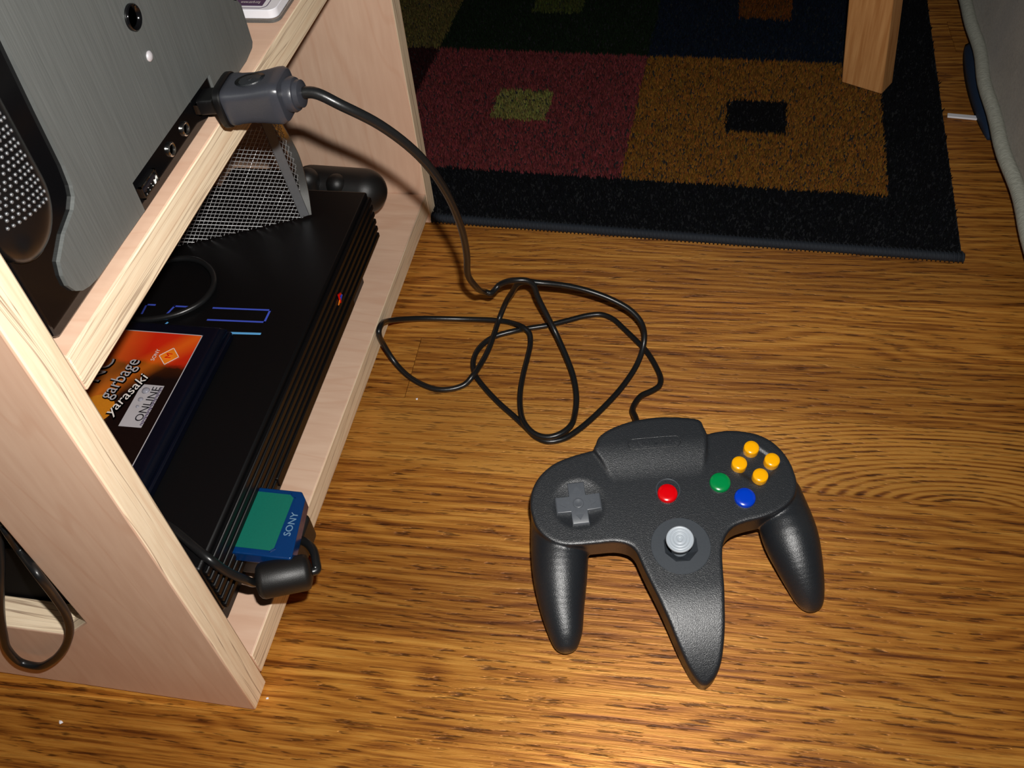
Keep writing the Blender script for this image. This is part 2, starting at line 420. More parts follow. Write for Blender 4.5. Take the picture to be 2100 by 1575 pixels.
base = rug_xy(u, v); tip = rug_xy(hu, hv); ang = rng.random(NT_)*6.28; rad = .0009+.0005*rng.random(NT_)
V = np.empty((NT_, 4, 3), np.float32)
for k in range(3):
    V[:, k, 0] = base[:, 0]+rad*np.cos(ang+k*2.0944); V[:, k, 1] = base[:, 1]+rad*np.sin(ang+k*2.0944); V[:, k, 2] = .0055
V[:, 3, :2] = tip; V[:, 3, 2] = .0085+.0025*rng.random(NT_)
me = bpy.data.meshes.new('rug_pile'); me.vertices.add(NT_*4); me.vertices.foreach_set('co', V.ravel())
idx = (np.arange(NT_)[:, None, None]*4+np.array([[0, 1, 3], [1, 2, 3], [2, 0, 3]])[None]).astype(np.int32)
me.loops.add(NT_*9); me.loops.foreach_set('vertex_index', idx.ravel()); me.polygons.add(NT_*3)
me.polygons.foreach_set('loop_start', np.arange(NT_*3, dtype=np.int32)*3); me.update(calc_edges=True)
at = me.color_attributes.new('yarn', 'FLOAT_COLOR', 'POINT')
C4 = np.ones((NT_, 4, 4), np.float32); C4[:, :, :3] = np.clip(colr, 0, 1)[:, None, :]; at.data.foreach_set('color', C4.ravel())
t = NT('rug_yarn'); a_ = t.n('ShaderNodeVertexColor', layer_name='yarn'); t.set(color=a_.outputs[0], rough=.85, spec=.12)
M['yarn'] = t.m
o = link('rug_pile', me, M['yarn'], rug); tag(o, kind='stuff')
# serged binding: a yarn coil round the two visible edges
q = MB(); tube(q, [(*(RO+RU*s), .0042) for s in np.linspace(-.001, LU, 60)], .0036, 8);
q.build('edge_binding', M['bluerug'], rug, smooth=True)
q = MB()
for s in np.arange(0, LU-.3, .0032):
    c = RO+RU*s; pts = []
    for a in np.linspace(-.5, 3.6, 7): p = c+RV*(-math.cos(a)*.0042)+RU*(.0016*a/3.14); pts.append((p[0], p[1], .0040+.0044*math.sin(a)))
    tube(q, pts, .0007, 4)
o = q.build('binding_stitches', M['bluerug'], rug, smooth=True); tag(o, 'slate blue overcast yarn stitches', kind='stuff')

# ------------------------------------------------------------------ table leg on the rug
A = np.array([.1227, .8338]); B = np.array([.1571, .8149]); D = np.array([.1680, .8348]); E = A+D-B
lean = np.array([-.092, .006])
rings = []
for z in (.0095, .2, .40): rings.append([(*(p+lean*(z-.01)), z) for p in (A, B, D, E)])
q = MB(); q.loft(rings); tag(q.build('table_leg', M['leg'], bevel=.0012), 'pale oak rectangular table leg standing on the patchwork rug', 'table leg')

# ------------------------------------------------------------------ sofa at the right edge, blue cloth and white strip beneath
sofa = empty('grey_sofa', (.55, 1.0, 0), 'grey woven sofa with piped lower edge along the right of the floor', 'sofa')
n = 24; rings = []
for yy in np.linspace(.40, 1.7, 60):
    wv = .0015*math.sin(yy*23)+.001*math.sin(yy*61)
    rings.append([(.2405+wv, yy, .030), (.243+wv, yy, .045), (.247+wv*1.5, yy, .10), (.252+wv, yy, .2), (.262, yy, .33), (.285, yy, .37), (.95, yy, .38), (.95, yy, .030)])
q = MB(); q.loft(rings); q.build('seat_base', M['fabric'], sofa, smooth=False, auto=40)
q = MB(); tube(q, [(.2375+.0015*math.sin(yy*23)+.001*math.sin(yy*61), yy, .0335) for yy in np.linspace(.40, 1.7, 90)], .0058, 12); q.build('piping', M['piping'], sofa, smooth=True)
for x_, y_ in ((.32, .5), (.32, 1.6), (.88, .5), (.88, 1.6)):
    q = MB(); q.lathe([(.02, 0), (.024, .031)], 16, frame((1, 0, 0), (0, 1, 0), (0, 0, 1), (x_, y_, .0002))); q.build('foot', M['black'], sofa, auto=40)
# blue cloth: low rumpled mound partly under the sofa
rings = []
for k, yy in enumerate(np.linspace(.762, .915, 16)):
    tt = k/15; w = .004+.0085*math.sin(math.pi*(tt*.96+.02))**.6
    hh = .016*math.sin(math.pi*(tt*.9+.05))**.5
    rings.append([(.2475-w*1.0, yy, .0005), (.2475-w*.9, yy+.002*math.sin(k), hh*.6), (.2475-w*.5, yy, hh), (.262, yy, hh*1.05), (.285, yy, hh*.5), (.288, yy, .0005)])
q = MB(); q.loft(rings); tag(q.build('blue_cloth', M['navy'], smooth=True), 'navy blue cloth bunched on the floor under the edge of the sofa', 'cloth')
q = MB(); tr = frame((1, -.12, 0), (.12, 1, 0), (0, 0, 1), (.2135, .7975, .0003)); q.box((0, -.0028, 0), (.040, .0028, .0016), tr)
tag(q.build('white_strip', M['white'], bevel=.0004), 'thin white plastic strip on the floor between rug and sofa', 'strip')

# ------------------------------------------------------------------ computer on the upper shelf
XP = -.2235; ZP = .270
pc = empty('media_computer', (-.32, .31, ZP+.0002), 'black compact computer with brushed steel front standing on the upper shelf', 'computer')
fr = frame((0, 1, 0), (0, 0, 1), (1, 0, 0), (XP, 0, 0))     # local (y, z, out)
q = MB(); body = [(.2085, .2735), (.2105, .2712), (.400, .2705), (.4125, .2735), (.4135, .290), (.4122, .31), (.4122, .438), (.407, .443), (.214, .443), (.2085, .438)]
q.prism(body, -.20, -.0010, fr); q.build('body', M['gloss'], pc, bevel=.0012)
plate = [(.2340, .2752), (.2300, .2768), (.2268, .2795), (.2247, .284), (.2250, .2885), (.2270, .2935), (.2357, .2991), (.2455, .3025), (.2492, .3056), (.2508, .3095), (.2519, .3172), (.2524, .339), (.2535, .367), (.2545, .40), (.2545, .432),
         (.404, .432), (.404, .306), (.406, .301), (.4095, .299), (.4118, .296), (.4120, .2765), (.4100, .2745), (.4010, .2728), (.3640, .2728), (.3640, .2871), (.2822, .2871), (.2822, .2732), (.240, .2740)]
bm = bmesh.new(); vv = [bm.verts.new(fr((a, b, .0006))) for a, b in plate]; ff = bm.faces.new(vv)
e = bmesh.ops.extrude_face_region(bm, geom=[ff]); bmesh.ops.translate(bm, vec=(-.0020, 0, 0), verts=[x for x in e['geom'] if isinstance(x, bmesh.types.BMVert)])
bmesh.ops.recalc_face_normals(bm, faces=bm.faces); bmesh.ops.triangulate(bm, faces=[x for x in bm.faces if len(x.verts) > 4])
me = bpy.data.meshes.new('front_plate'); bm.to_mesh(me); bm.free()
link('front_plate', me, M['steel'], pc)
q = MB(); q.box((.2828, .2718, -.003), (.3634, .2865, -.0004), fr); strip = q.build('port_strip', M['gloss'], pc, bevel=.0003)
for yc, zc in ((.3311, .2800), (.3158, .2799)):
    tr = frame((0, 1, 0), (0, 0, 1), (1, 0, 0), (XP-.0004, yc, zc)); q = MB()
    q.lathe([(.0032, 0), (.0032, .0008), (.0027, .0012), (.0022, .0010), (.0019, -.001), (.0017, -.0022), (.0001, -.0022)], 28, tr, 0); q.build('audio_jack', M['chrome'], strip, auto=50)
def usb(yc, zc, nm='usb_port'):
    tr = frame((0, 1, 0), (0, 0, 1), (1, 0, 0), (XP-.0004, yc, zc)); q = MB(); w, h, t_ = .0068, .0030, .0007
    q.box((-w, h-t_, -.0015), (w, h, .0012), tr).box((-w, -h, -.0015), (w, -h+t_, .0012), tr).box((-w, -h, -.0015), (-w+t_, h, .0012), tr).box((w-t_, -h, -.0015), (w, h, .0012), tr)
    q.box((-w+.0015, -.0004, -.0015), (w-.0015, .0010, .0009), tr, 1)
    for k in range(2): q.box((-.0040+k*.0052, h-t_, .0011), (-.0016+k*.0052, h-t_+.0003, .0015), tr, 0)
    for k in range(4): q.box((-.0046+k*.0028, -.0008, -.001), (-.0034+k*.0028, -.0003, .0010), tr, 0)
    return q.build(nm, [M['chrome'], M['ink']], strip)
usb(.2922, .2793); usb(.3525, .2800)
tr = frame((0, 1, 0), (0, 0, 1), (1, 0, 0), (XP+.0006, .3236, .3357)); q = MB()
q.lathe([(.0052, 0), (.0052, .0012), (.0048, .0016), (.0040, .0010), (.0035, -.0003), (.0001, -.0006)], 40, tr); q.build('power_button', M['gloss'], pc, auto=60)
tr = frame((0, 1, 0), (0, 0, 1), (1, 0, 0), (XP+.0004, .3250, .3183)); q = MB()
q.lathe([(.0023, 0), (.0021, .0007), (.0012, .0012), (.0001, .0014)], 24, tr); q.build('indicator_lamp', M['silverprint'], pc, smooth=True)
# glossy column with perforated grille on the left of the front
def column(yc, z0, z1, w, dep, nr=22):
    rings = []
    zz = list(z0+(.022)*(1-np.cos(np.linspace(.03, math.pi/2, 16))))+[z1]
    for z in zz:
        k = min(1, max(0.02, (z-z0)/.022)); s = math.sqrt(max(0, 1-(1-k)**2)); s = max(s, .012)
        rings.append([(XP-.001+dep*s*math.sin(a)**.8, yc-w*s*math.cos(a), z) for a in np.linspace(0, math.pi, nr)]+[(XP-.004, yc+w*s, z), (XP-.004, yc-w*s, z)])
    return rings
q = MB(); q.loft(column(.2215, .3020, .436, .0175, .0075)); col_ = q.build('speaker_column', plain('satin_black_plastic', (.004, .004, .0045, 1), .26, nstr=.02), pc, auto=60)
q = MB()
for r in range(34):
    for k in range(9):
        a = math.radians(48+k*9.2+(r % 2)*4.6); z = .3185+r*.0024+(9-k)*.0005
        if z > .43: continue
        p = (XP-.001+.0076*math.sin(a)**.8, .2215-.0175*math.cos(a), z); nr_ = (math.sin(a), -math.cos(a)*.8, 0)
        tr = frame(np.cross((0, 0, 1), nr_), (0, 0, 1), nr_, p)
        q.lathe([(.00075, -.0003), (.00065, .0003), (.0002, .00045)], 6, tr, 0)
o = q.build('speaker_grille', M['band'], col_, smooth=True); tag(o, 'perforated grey metal grille', kind='stuff')

# ------------------------------------------------------------------ white label box at the top of the frame
bx = empty('white_game_box', (-.255, .462, .270), 'white printed box in clear plastic lying behind the computer on the upper shelf', 'box')
q = MB(); tr = frame((1, .0, 0), (0, 1, 0), (0, 0, 1), (-.319, .4425, .2702))
def rrect(x0, y0, x1, y1, r, n=5):
    P = []
    for cx, cy, a0 in ((x1-r, y1-r, 0), (x0+r, y1-r, 90), (x0+r, y0+r, 180), (x1-r, y0+r, 270)):
        for k in range(n+1): a = math.radians(a0+90*k/n); P.append((cx+r*math.cos(a), cy+r*math.sin(a)))
    return P
q.prism(rrect(0, 0, .0975, .075, .005), 0, .0016, tr); q.build('clear_tray', M['clear'], bx)
q = MB(); q.prism(rrect(0.001, .001, .0965, .074, .0045), .0018, .0066, tr); q.build('white_cover', M['white'], bx, bevel=.0003)
def outline(mb, pts, w, z, tr, mi=0):
    pts = np.array(pts); n = len(pts)
    for i in range(n):
        a, b = pts[i], pts[(i+1) % n]; d = b-a; L = np.linalg.norm(d)
        if L < 1e-7: continue
        d /= L; nn = np.array([-d[1], d[0]])*w/2; k = d*w*.4
        mb.prism([a-nn-k, b-nn+k, b+nn+k, a+nn-k], z, z+.0001, tr, mi)
q = MB(); outline(q, rrect(.006, .0030, .0908, .071, .0035), .0004, .0066, tr); q.build('violet_outline', M['violet'], bx)
q = MB(); q.box((.066, .0054, .0066), (.0882, .0118, .00672), tr); lab = q.build('violet_label', M['violet'], bx)
text_mesh('www.esrb.org', .0034, 0, lambda p: tr((p[0]+.0805, p[1]+.0090, .00685)), 'web_address', M['whiteprint'], bx, squash=.56)

# ------------------------------------------------------------------ black game console on the lower shelf
ZS = .0327; ZC = .1105
gc = empty('game_console', (-.31, .36, ZS), 'black ribbed game console lying flat on the lower shelf', 'game console')
fx = -.222; bxk = -.400; y0, y1 = .2085, .5105
q = MB(); q.box((bxk, y0, .0695), (fx-.0025, y1, ZC)); q.build('upper_body', M['black'], gc, bevel=.0015, seg=2)
q = MB(); q.box((bxk+.006, y0+.012, ZS+.003), (fx-.016, y1-.012, .0693)); q.build('lower_body', M['black'], gc, bevel=.001)
for x_ in (-.38, -.25):
    for y_ in (.235, .485):
        q = MB(); q.lathe([(.006, 0), (.006, .0035)], 16, frame((1, 0, 0), (0, 1, 0), (0, 0, 1), (x_, y_, ZS))); q.build('rubber_foot', M['bead'], gc)
# horizontal fins along the front and far side
for k in range(6):
    z = .0720+k*.0062
    q = MB(); q.box((fx-.0028, y0+.001, z), (fx, y1-.001, z+.0040)); q.build('front_rib', M['black'], gc, bevel=.0006, seg=1)
for k in range(6):
    z = .0720+k*.0062
    q = MB(); q.box((bxk+.004, y1-.0005, z), (fx-.006, y1+.0022, z+.0040)); q.build('side_rib', M['black'], gc, bevel=.0006, seg=1)
q = MB(); q.box((fx-.002, .2885, .0700), (fx+.0010, .4405, .0775)); tray = q.build('disc_tray_door', M['black'], gc, bevel=.0006)
# small round emblem on the tray: red upright and slanted coloured strokes
tr = frame((0, 1, 0), (0, 0, 1), (1, 0, 0), (fx+.0003, .4224, .0925)); q = MB()
q.prism([(-.0012, -.0032), (0, -.0026), (0, .0036), (-.0012, .0042)], 0, .0008, tr, 0); q.prism([(0, .0036), (.0026, .0024), (.0026, .0008), (0, .0018)], 0, .0008, tr, 0)
q.prism([(-.0046, -.0020), (-.0012, -.0006), (-.0012, -.0014), (-.0034, -.0024)], 0, .0006, tr, 1); q.prism([(0, -.0012), (.0036, 0), (.0046, -.0012), (0, -.0026)], 0, .0006, tr, 2)
q.build('coloured_emblem', [M['red'], M['amber'], M['blue']], gc)
# printed outline letters on the lid
def poly_print(name, pts, mat, w=.0013, z=ZC+.00005, closed=False):
    q = MB(); pts = [np.array(p) for p in pts]
    for a, b in zip(pts, pts[1:]+([pts[0]] if closed else [])):
        d = b-a; d = d/np.linalg.norm(d); n_ = np.array([-d[1], d[0]])*w/2; e = d*w/2
        q.add([(*(a-n_-e), z), (*(b-n_+e), z), (*(b+n_+e), z), (*(a+n_-e), z)], [(0, 1, 2, 3)])
    return q.build(name, mat, gc)
poly_print('blue_line_print', [(-.2895, .3880), (-.2525, .3895), (-.2525, .3790), (-.2890, .3775)], M['blueline'])
poly_print('blue_line_print', [(-.3175, .3800), (-.3155, .3872), (-.3070, .3874)], M['blueline'])
poly_print('blue_line_print', [(-.3290, .3870), (-.3345, .3868)], M['blueline'])
poly_print('blue_line_print', [(-.3140, .3725), (-.3150, .3705)], M['cyanline'])
poly_print('blue_line_print', [(-.3345, .3868), (-.3340, .3790)], M['blueline'])
poly_print('pale_line_print', [(-.2805, .3673), (-.2520, .3690)], M['cyanline'], .0017)

# ------------------------------------------------------------------ disc case lying on the console
dc = empty('disc_case', (-.35, .29, ZC), 'dark blue disc case with a red and orange cover lying on the console', 'disc case')
CX0, CX1, CY0, CY1 = -.395, -.2660, .2300, .3640
q = MB(); rings = []
def crect(d, z): return [(CX0+d, CY0+d, z), (CX1-d, CY0+d, z), (CX1-d, CY1-d, z), (CX0+d, CY1-d, z)]
q.loft([crect(0, ZC+.0002), crect(0, ZC+.0060)], 0); q.build('case_base', M['case'], dc, bevel=.0012)
q = MB(); q.loft([crect(.0012, ZC+.0064), crect(.0012, ZC+.0085), crect(.004, ZC+.0128)]); q.build('case_lid', M['case'], dc, bevel=.0016, seg=3)
ZI = ZC+.01285
def cover():
    t = NT('red_cover_print'); sp = t.n('ShaderNodeSeparateXYZ'); t.l(t.pos, sp.inputs[0]); X, Y = sp.outputs[0], sp.outputs[1]
    n = t.noise(t.pos, 60, 4, .6)
    g_ = t.math('ADD', t.math('MULTIPLY', t.math('SUBTRACT', Y, .318), 40.), t.math('MULTIPLY', t.math('SUBTRACT', n, .5), .5))
    c = t.ramp(g_, [(0.0, (.006, .003, .003)), (.30, (.035, .008, .002)), (.45, (.48, .018, .004)), (1., (.62, .020, .005))])
    band = t.math('ABSOLUTE', t.math('SUBTRACT', t.math('ADD', t.math('MULTIPLY', X, 1.0), t.math('MULTIPLY', Y, -.85)), -.578))
    c = t.mix(t.math('MULTIPLY', t.ramp(t.math('ADD', band, t.math('MULTIPLY', n, .006)), [(.003, (1, 1, 1)), (.016, (0, 0, 0))]), .55), c, (.80, .18, .01, 1))
    gl = t.math('MULTIPLY', t.math('SUBTRACT', -.306, X), 34.)
    c = t.mix(t.math('MULTIPLY', t.ramp(gl, [(.0, (0, 0, 0)), (.9, (1, 1, 1))]), .6), c, (.75, .20, .02, 1))
    t.set(color=c, rough=.28, coat=.6); return t.m
M['cover'] = cover()
q = MB(); q.box((CX0+.003, .2330, ZI-.0003), (-.2778, .3522, ZI)); ins = q.build('cover_sheet', M['cover'], dc)
q = MB(); outline(q, [(CX0+.003, .2330), (-.2778, .2330), (-.2778, .3522), (CX0+.003, .3522)], .0005, ZI, lambda p: p); q.build('sheet_border', M['silverprint'], dc)
def P2(a, b, z, up=None):
    """text frame on the cover: baseline from a to b, letters stand towards -x"""
    a = np.array([*a, z]); b = np.array([*b, z]); x = b-a; L = np.linalg.norm(x); x /= L; y = np.cross((0, 0, 1), x); o = (a+b)/2
    return (lambda p: o+x*p[0]+y*p[1]+np.array([0, 0, p[2]])), L
# sun disc, title words, silver panel, diamond
q = MB(); q.lathe([(.0105, 0), (.0105, .00008)], 36, frame((1, 0, 0), (0, 1, 0), (0, 0, 1), (-.3165, .2915, ZI))); q.build('orange_disc_print', plain('ochre_print', srgb(196, 120, 24), .4, nstr=0), dc)
def word(s, a, b, size, nm, mat, z=ZI+.0002, sh=0, halo=True, fit=None):
    tr_, L = P2(a, b, z)
    k = fit or 1
    if halo: text_mesh(s, size, 0, lambda p: tr_((p[0], p[1], -.00008)), nm+'_shadow', M['ink'], dc, squash=k, shear=sh, bev=.0006)
    return text_mesh(s, size, 0, lambda p: tr_((p[0], p[1], .0006)), nm, mat, dc, squash=k, shear=sh)
word('garbage', (-.3155, .2955), (-.3092, .3330), .0125, 'title_word', M['silverprint'], fit=.80)
word('yarasaki', (-.3080, .2855), (-.2975, .3200), .0092, 'title_word', M['whiteprint'], sh=.2, fit=1.06)
word('NC', (-.3285, .3060), (-.3250, .3330), .0130, 'title_word', M['silverprint'])
q = MB(); q.add([(-.2978, .3119, ZI+.0001), (-.2841, .3119, ZI+.0001), (-.2843, .2816, ZI+.0001), (-.2978, .2814, ZI+.0001)], [(3, 2, 1, 0)]); q.build('silver_panel', M['silverprint'], dc)
word('ONLINE', (-.2878, .2845), (-.2872, .3110), .0068, 'panel_word', M['ink'], halo=False, fit=1.02)
q = MB()
for k in range(26):                                           # illegible fine print: a row of tiny strokes
    y_ = .2832+k*.00108; q.box((-.2860, y_, ZI+.0001), (-.2848+.0003*(k % 3), y_+.00055, ZI+.00018))
q.build('fine_print', M['violet'], dc)
for x_, y_, r_ in ((-.2935, .3075, .0023), (-.2937, .3010, .0015), (-.2932, .2958, .0010)):
    q = MB(); q.lathe([(r_, 0), (r_*.8, r_*.3), (r_*.4, r_*.45), (.00005, r_*.5)], 20, frame((1, 0, 0), (0, 1, 0), (0, 0, 1), (x_, y_, ZI+.0001))); q.build('grey_ball_print', plain('grey_ball', srgb(140, 140, 150), .3, nstr=0), dc, smooth=True)
dm = [(-.2909, .3406), (-.2850, .3341), (-.2911, .3276), (-.2972, .3340)]
q = MB(); q.add([(*p, ZI+.0001) for p in dm], [(0, 1, 2, 3)][::-1]); q.build('amber_diamond', M['amber'], dc)
q = MB(); outline(q, dm, .0004, ZI+.0002, lambda p: p); q.build('diamond_outline', M['whiteprint'], dc)
word('SONY', (-.2992, .3288), (-.2990, .3388), .0034, 'maker_word', M['whiteprint'], halo=False)
word('M', (-.2908, .332), (-.2908, .336), .0055, 'emblem_strokes', M['red'], halo=False)

# ------------------------------------------------------------------ memory card with printed label
mc = empty('memory_card', (-.207, .2525, .082), 'translucent blue memory card with green label plugged into the console front', 'memory card')
CA, CB = .2320, .2738; CXF = -.1905
q = MB(); q.prism([(-.2275, CA), (CXF-.001, CA), (CXF, CA+.001), (CXF-.0045, CB-.0045), (CXF-.008, CB), (-.2275, CB)], .0815, .0898); q.build('card_shell', M['card_blue'], mc, bevel=.0012, seg=3)
q = MB(); q.prism([(-.2268, CA+.0035), (-.2035, CA+.0035), (-.2015, CA+.0055), (-.2015, CB-.0050), (-.2040, CB-.0030), (-.2268, CB-.0030)], .0899, .0901); q.build('green_label', M['greenlabel'], mc)
q = MB(); outline(q, [(-.2268, CA+.0028), (-.2030, CA+.0028), (-.2008, CA+.0050), (-.2008, CB-.0045), (-.2035, CB-.0022), (-.2268, CB-.0022)], .0005, .0899, lambda p: p); q.build('label_ridge', M['card_blue'], mc)
x = np.array([0, 1, 0.]); tr_ = lambda p: (-.1972-p[1], .2525+p[0], .0901+p[2])
text_mesh('SONY', .0056, .0001, tr_, 'embossed_word', M['greyemboss'], mc, squash=1.0)

# ------------------------------------------------------------------ game pad cord with ferrite bead, plugged in under the card
gp = empty('ferrite_bead_cord', (-.19, .232, .055), 'black cord with thick ferrite bead plugged in below the blue memory card', 'cable')
q = MB(); q.prism(rrect(-.232, .2380, -.1950, .2690, .004), .0575, .0765); q.build('plug', M['bead'], gp, bevel=.002, seg=3)
ba = np.array([-.2062, .2215, .082]); bb = np.array([-.1835, .2320, .079]); bd = (bb-ba)/np.linalg.norm(bb-ba)
bu = np.cross(bd, (0, 0, 1)); bu /= np.linalg.norm(bu); tr = frame(bd, bu, np.cross(bd, bu), ba)
trz = frame(bu, np.cross(bd, bu), bd, ba); L = np.linalg.norm(bb-ba)
q = MB(); q.lathe([(.0030, -.002), (.0072, -.0010), (.0090, .0004), (.0096, .0022), (.0096, L-.002), (.0088, L), (.0060, L+.0012), (.0035, L+.002)], 40, trz); q.build('ferrite_bead', M['bead'], gp, smooth=True)
def cord(name, pts, r, parent, mat=None, n=10, k=8, **kw):
    q = MB(); tube(q, catmull(pts, k), r, n); o = q.build(name, mat or M['cord'], parent, smooth=True); return o
pl = [ba+bd*.002, ba-bd*.003, on(2, .0900, 503, 1189), on(2, .1010, 465, 1172), on(2, .1115, 432, 1149), on(2, .1142, 402, 1124), on(2, .1142, 374, 1100), on(2, .1142, 345, 1078), on(2, .1142, 310, 1062)]
cord('cord', pl, .0024, gp)
pr = [bb-bd*.002, bb+bd*.004, on(2, .079, 648, 1152), on(2, .078, 643, 1130), on(2, .076, 630, 1114), on(2, .073, 610, 1106), on(2, .070, 596, 1104), np.array([-.197, .250, .067])]
cord('cord', pr, .0024, gp)

# ------------------------------------------------------------------ thin cord on the console top, looped cable at the cutout
cb = [on(2, .1132, *p) for p in ((225, 648), (285, 656), (330, 652), (375, 640), (415, 618), (437, 588), (436, 560), (415, 538), (385, 530), (345, 534), (310, 550))]
q = MB(); tube(q, catmull(cb, 8), .0020, 10); tag(q.build('thin_black_cord', M['cord'], smooth=True), 'thin black cord curling over the console lid behind the disc case', 'cable')
lp = [(-12, 1010, .198), (0, 1062, .196), (12, 1085, .190), (40, 1127, .1895), (77, 1177, .1800), (110, 1220, .1795), (135, 1258, .179), (143, 1292, .179), (133, 1327, .179), (107, 1355, .179), (77, 1366, .179), (43, 1358, .179), (17, 1333, .179), (7, 1300, .179), (2, 1263, .180), (0, 1215, .182), (2, 1150, .190), (-5, 1080, .198)]
lpp = [on(1, y, a, b) for a, b, y in lp]
q = MB(); tube(q, catmull(lpp, 8), .0021, 12); tag(q.build('looped_cable', M['cord'], smooth=True), 'black cable looping out of the cutout in the near side panel', 'cable')
# adapter box just inside the cutout
ab = empty('power_adapter', (-.355, .2135, .0), 'black box with silver lettering seen through the side panel cutout', 'adapter')
ab.location = (-.355, .2055, ZS)
q = MB(); q.box((-.43, .2032, ZS+.0002), (-.302, .2078, .120)); q.build('box_body', plain('dull_black_box', (.004, .003, .003, 1), .8, spec=.1), ab, bevel=.001)
text_mesh('E', .010, .0001, lambda p: (on(1, .2031, 12, 1112)[0]+p[0]*.9, .20310, on(1, .2031, 12, 1112)[2]+p[1]*.8), 'silver_lettering', M['greyemboss'], ab)

# ------------------------------------------------------------------ wire-mesh holder standing on the console
mh = empty('mesh_holder', (-.29, .47, ZC), 'silver wire mesh desk holder with grey metal rim standing on the console', 'holder')
A0 = on(2, ZC+.0006, 622, 446); B0 = on(2, ZC+.0006, 350, 508); dirb = (B0-A0)/np.linalg.norm(B0-A0)
A1 = on(1, A0[1]+.006, 543, 258)                               # leaning rim top
up = (A1-A0)/np.linalg.norm(A1-A0)
Cp = on(1, A0[1]+.030, 603, 300)
def wiregrid(name, o, ex, ey, nx, ny, Lx, Ly, rw=.00021, slope=.3):
    q = MB(); ex = np.array(ex); ey = np.array(ey); nn = np.cross(ex, ey); nn /= np.linalg.norm(nn)
    for sl, step in ((slope, ny), (-1.25, nx)):                 # two sets of parallel wires, clipped to the rectangle Lx, Ly
        d = np.array([1, sl])/math.hypot(1, sl); m_ = np.array([-d[1], d[0]])
        cs = [np.array(c)@m_ for c in ((0, 0), (Lx, 0), (0, Ly), (Lx, Ly))]
        for c in np.arange(min(cs)+step/2, max(cs), step):
            t0_, t1_ = -9, 9; p = m_*c
            for k, hi in ((0, Lx), (1, Ly)):
                a_, b_ = (0-p[k])/d[k], (hi-p[k])/d[k]; t0_ = max(t0_, min(a_, b_)); t1_ = min(t1_, max(a_, b_))
            if t1_-t0_ < .001: continue
            P = []
            for u_ in np.linspace(t0_, t1_, max(4, int((t1_-t0_)/.0012))): w_ = p+d*u_; P.append(o+ex*w_[0]+ey*w_[1]+nn*.00018*math.sin(u_*2600+(c/step)*math.pi))
            tube(q, P, rw, 4)
    o_ = q.build(name, M['wire'], mh); tag(o_, kind='stuff'); return o_
wiregrid('mesh_wall', A0, dirb, up, .0024, .0028, .115, np.linalg.norm(A1-A0), slope=.32)
def strap(name, path, w, n_, t_=.0008, mat='band'):
    path = np.array(path); T = np.gradient(path, axis=0); T /= np.linalg.norm(T, axis=1)[:, None]; rings = []
    for p, t__ in zip(path, T):
        s_ = np.cross(t__, n_); s_ /= np.linalg.norm(s_); nn = np.cross(s_, t__)
        rings.append([p-s_*w/2-nn*t_, p+s_*w/2-nn*t_, p+s_*w/2+nn*t_, p-s_*w/2+nn*t_])
    q = MB(); q.loft(rings); return q.build(name, M[mat], mh, bevel=.0004, auto=50)
nrm = np.cross(dirb, up); nrm = nrm if nrm[0] > 0 else -nrm
strap('rim_band', [A0+up*s-dirb*.0015+nrm*.0006 for s in np.linspace(.001, np.linalg.norm(A1-A0)*1.25, 8)], .0062, nrm)
side_n = np.array([.55, -.83, .1])
cp = [A0+np.array([.003, .001, .001]), on(1, A0[1]+.010, 622, 385), on(1, A0[1]+.016, 606, 325), on(1, A0[1]+.018, 588, 288), on(1, A0[1]+.018, 566, 250), on(1, A0[1]+.018, 540, 205)]
strap('side_band', catmull(cp, 6), .0060, side_n, mat='chrome')
ex = np.array(cp[2])-A0; ex = ex-up*(ex@up); Lx = np.linalg.norm(ex)
wiregrid('mesh_end', A0+up*.010, ex/Lx, up, .0028, .0028, Lx*.9, .075, slope=1.2)

# ------------------------------------------------------------------ second pad behind the console (grips showing)
dp = empty('black_gamepad', (-.27, .55, ZS), 'black gamepad with rounded grip standing between console and far side panel', 'game controller')
dp.location = (-.27, .556, ZS+.0002)
def capsule(a, b, ra, rb, n=28, m_=9):
    a = np.array(a, float); b = np.array(b, float); d = (b-a)/np.linalg.norm(b-a); L = np.linalg.norm(b-a); pr = []
    for k in range(m_): t_ = math.pi/2*k/(m_-1); pr.append((max(1e-5, ra*math.sin(t_)), -ra*math.cos(t_)))
    for k in range(m_): t_ = math.pi/2*k/(m_-1); pr.append((max(1e-5, rb*math.cos(t_)), L+rb*math.sin(t_)))
    u_ = np.cross(d, (0, 0, 1)) if abs(d[2]) < .9 else np.cross(d, (1, 0, 0)); u_ /= np.linalg.norm(u_)
    return pr, frame(u_, np.cross(d, u_), d, a)
for nm, a, b, ra, rb in (('grip', (-.285, .552, .082), (-.2435, .550, .0800), .0150, .0168), ('grip', (-.345, .556, .058), (-.262, .558, .048), .020, .015),
                         ('thumbstick', (-.2820, .540, .0850), (-.2815, .540, .0960), .0085, .0088), ('thumbstick', (-.262, .543, .085), (-.261, .543, .0905), .008, .008)):
    pr_, tr = capsule(a, b, ra, rb); q = MB(); q.lathe(pr_, 28, tr); q.build(nm, M['bead'], dp, smooth=True)
q = MB(); q.prism([(y, z) for y, z in rrect(.534, ZS+.0003, .580, .080, .012)], -.36, -.262, lambda p: (p[2], p[0], p[1])); q.build('pad_body', M['bead'], dp, bevel=.003)

